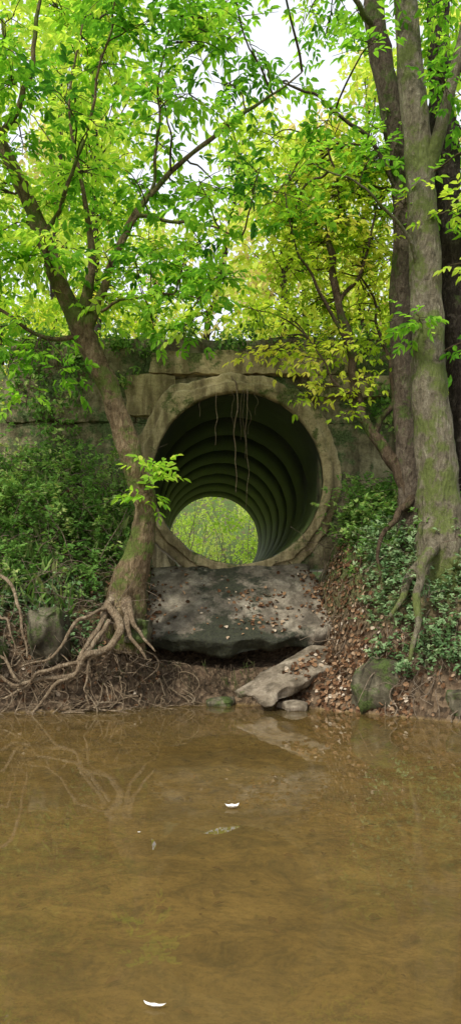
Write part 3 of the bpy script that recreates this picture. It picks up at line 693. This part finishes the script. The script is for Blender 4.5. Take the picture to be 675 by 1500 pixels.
for (x,z0,z1,r) in [(-.23,5.0,4.12,.007),(.08,5.15,3.35,.012),(.26,4.98,3.1,.007),(.30,5.0,4.3,.004),(.03,5.0,4.45,.004),(.16,5.02,4.2,.004),(-.5,4.95,4.6,.004),(.42,5.0,4.62,.004),(.22,5.0,3.9,.004)]:
    m=7;p=[(x+rng.normal(0,.012)+.02*math.sin(i*1.3+x*9),12.24+rng.normal(0,.01),z0+(z1-z0)*i/(m-1),r*(1-.08*i)) for i in range(m)]
    p.insert(0,(x+rng.normal(0,.05),12.3,z0+.12,r*.8))
    tube(tw,p,6,4,wig=.03)
tw.build('hanging_roots',M_root)

# ------------------------------------------------------------ fallen leaves
lf=Acc();P=[];Nn=[]
def addslab(Tg,n,bias):
    r=Tg.shape[0]
    for _ in range(n):
        u,v=bias();i=int(np.clip(v,0,.999)*(r-1));j=int(np.clip(u,0,.999)*(r-1))
        p=Tg[i,j]+(Tg[min(i+1,r-1),j]-Tg[i,j])*rng.random()+(Tg[i,min(j+1,r-1)]-Tg[i,j])*rng.random()
        P.append(p+[0,0,.018]);Nn.append(nrm(np.array([0,-.6,.8])))
addslab(Tslab,70,lambda:(rng.uniform(.02,.98),rng.uniform(.03,.97)))
addslab(Tslab,110,lambda:(rng.normal(.6,.08),rng.uniform(.4,.95)))
addslab(Tslab,170,lambda:(1-abs(rng.normal(0,.06)),rng.uniform(.1,1)))
addslab(Tslab,80,lambda:(abs(rng.normal(0,.05)),rng.uniform(.3,1)))
addslab(Tslab2,100,lambda:(rng.uniform(.4,1),rng.uniform(.0,.6)))
for _ in range(4600):
    q=rng.random()
    if q<.3: x=rng.uniform(1.2,1.95);y=rng.uniform(9.6,12)
    elif q<.45: x=rng.uniform(.6,2.2);y=ye(x)+rng.uniform(0,.6)
    elif q<.65: x=rng.uniform(1.6,4.5);y=ye(x)+rng.uniform(0,3.3)
    else: x=rng.uniform(-4.5,-.9);y=ye(x)+rng.uniform(0,2.6)
    y=min(y,12.35)
    if abs(x)<1.2 and y>11.2: continue
    z=float(H(x,y));e=.06
    nn=np.array([-(float(H(x+e,y))-z)/e,-(float(H(x,y+e))-z)/e,1.]);nn/=np.linalg.norm(nn)
    P.append(np.array([x,y,z+.012])+nn*.012);Nn.append(nn)
P=np.array(P);Nn=np.array(Nn);m=len(P);Nn=nrm(Nn+rng.normal(0,.35,(m,3)));D=runit(m);D=D-Nn*(D*Nn).sum(1,keepdims=True)
leaves(lf,P,D,Nn,rng.uniform(.035,.085,m),.75,rng.uniform(0,1,m)**1.7)
lf.build('fallen_leaves',M_dead,None,False)
lf=Acc();m=620;x=rng.uniform(-3.5,3.5,m);y=rng.uniform(1.6,9,m);z=np.array([float(H(a_,b_)) for a_,b_ in zip(x,y)])+.015
Nn=nrm(np.array([0,0,1.])+rng.normal(0,.2,(m,3)));D=runit(m);D[:,2]=0
leaves(lf,np.stack([x,y,z],1),D,Nn,rng.uniform(.02,.07,m),.6,rng.uniform(.1,.5,m));lf.build('sunken_leaves',M_dead,None,False)
m_,nt=newmat('pale_leaf');finish(nt,mixc(nt,tex(nt,40).outputs[0],(.75,.72,.66),(.9,.88,.84)),.6)
def curl(name,c,L,W,lift,ang):
    n=11;acc=Acc();u=np.linspace(-1,1,n);v=np.linspace(-1,1,7);U,V=np.meshgrid(u,v)
    w=W*np.sqrt(np.clip(1-U**2,0.02,1))*(.8+.2*np.cos(U*9))
    Xl=U*L;Yl=V*w+lift*.5*U**2;Zl=.006+lift*(.5*U**4+.35*V**2*(1-U**2))
    ca,sa=math.cos(ang),math.sin(ang);idx=np.arange(U.size).reshape(U.shape)
    acc.add(np.stack([c[0]+Xl*ca-Yl*sa,c[1]+Xl*sa+Yl*ca,c[2]+Zl],-1).reshape(-1,3),np.stack([idx[:-1,:-1],idx[:-1,1:],idx[1:,1:],idx[1:,:-1]],-1).reshape(-1,4))
    acc.build(name,m_)
curl('floating_leaf',(.01,4.28,0),.042,.035,.045,.1)
curl('floating_leaf',(-.205,1.99,0),.032,.008,.018,-.25)
curl('floating_leaf',(-.46,3.75,0),.008,.006,.004,0)

# ------------------------------------------------------------ light, sky, camera
w=bpy.data.worlds.new("World");scene.world=w;w.use_nodes=True;nt=w.node_tree;nt.nodes.clear()
EL,RO=math.radians(46),math.radians(212)
sk=N(nt,'ShaderNodeTexSky');sk.sky_type='NISHITA';sk.sun_disc=False;sk.sun_elevation=EL;sk.sun_rotation=RO;sk.dust_density=5;sk.air_density=1;sk.ozone_density=.6
cc=mixc(nt,.75,sk.outputs[0],(8.8,9.1,9.5))
bg=N(nt,'ShaderNodeBackground',i_Strength=.15);nt.links.new(cc,bg.inputs[0]);o=N(nt,'ShaderNodeOutputWorld');nt.links.new(bg.outputs[0],o.inputs[0])
sd=Vector((math.sin(RO)*math.cos(EL),math.cos(RO)*math.cos(EL),math.sin(EL)))
l=bpy.data.lights.new('sun','SUN');l.energy=3.4;l.angle=math.radians(8);l.color=(1,.94,.82)
lo=link(bpy.data.objects.new('sun',l));lo.rotation_euler=(-sd).to_track_quat('-Z','Y').to_euler()
cd=bpy.data.cameras.new('camera');cd.lens=26.16;cd.sensor_width=36;cd.sensor_fit='AUTO';cd.shift_y=.12;cd.clip_end=1500;cd.clip_start=.05
co=link(bpy.data.objects.new('camera',cd));co.location=(0,0,1.0);co.rotation_euler=(math.radians(90),0,0);scene.camera=co
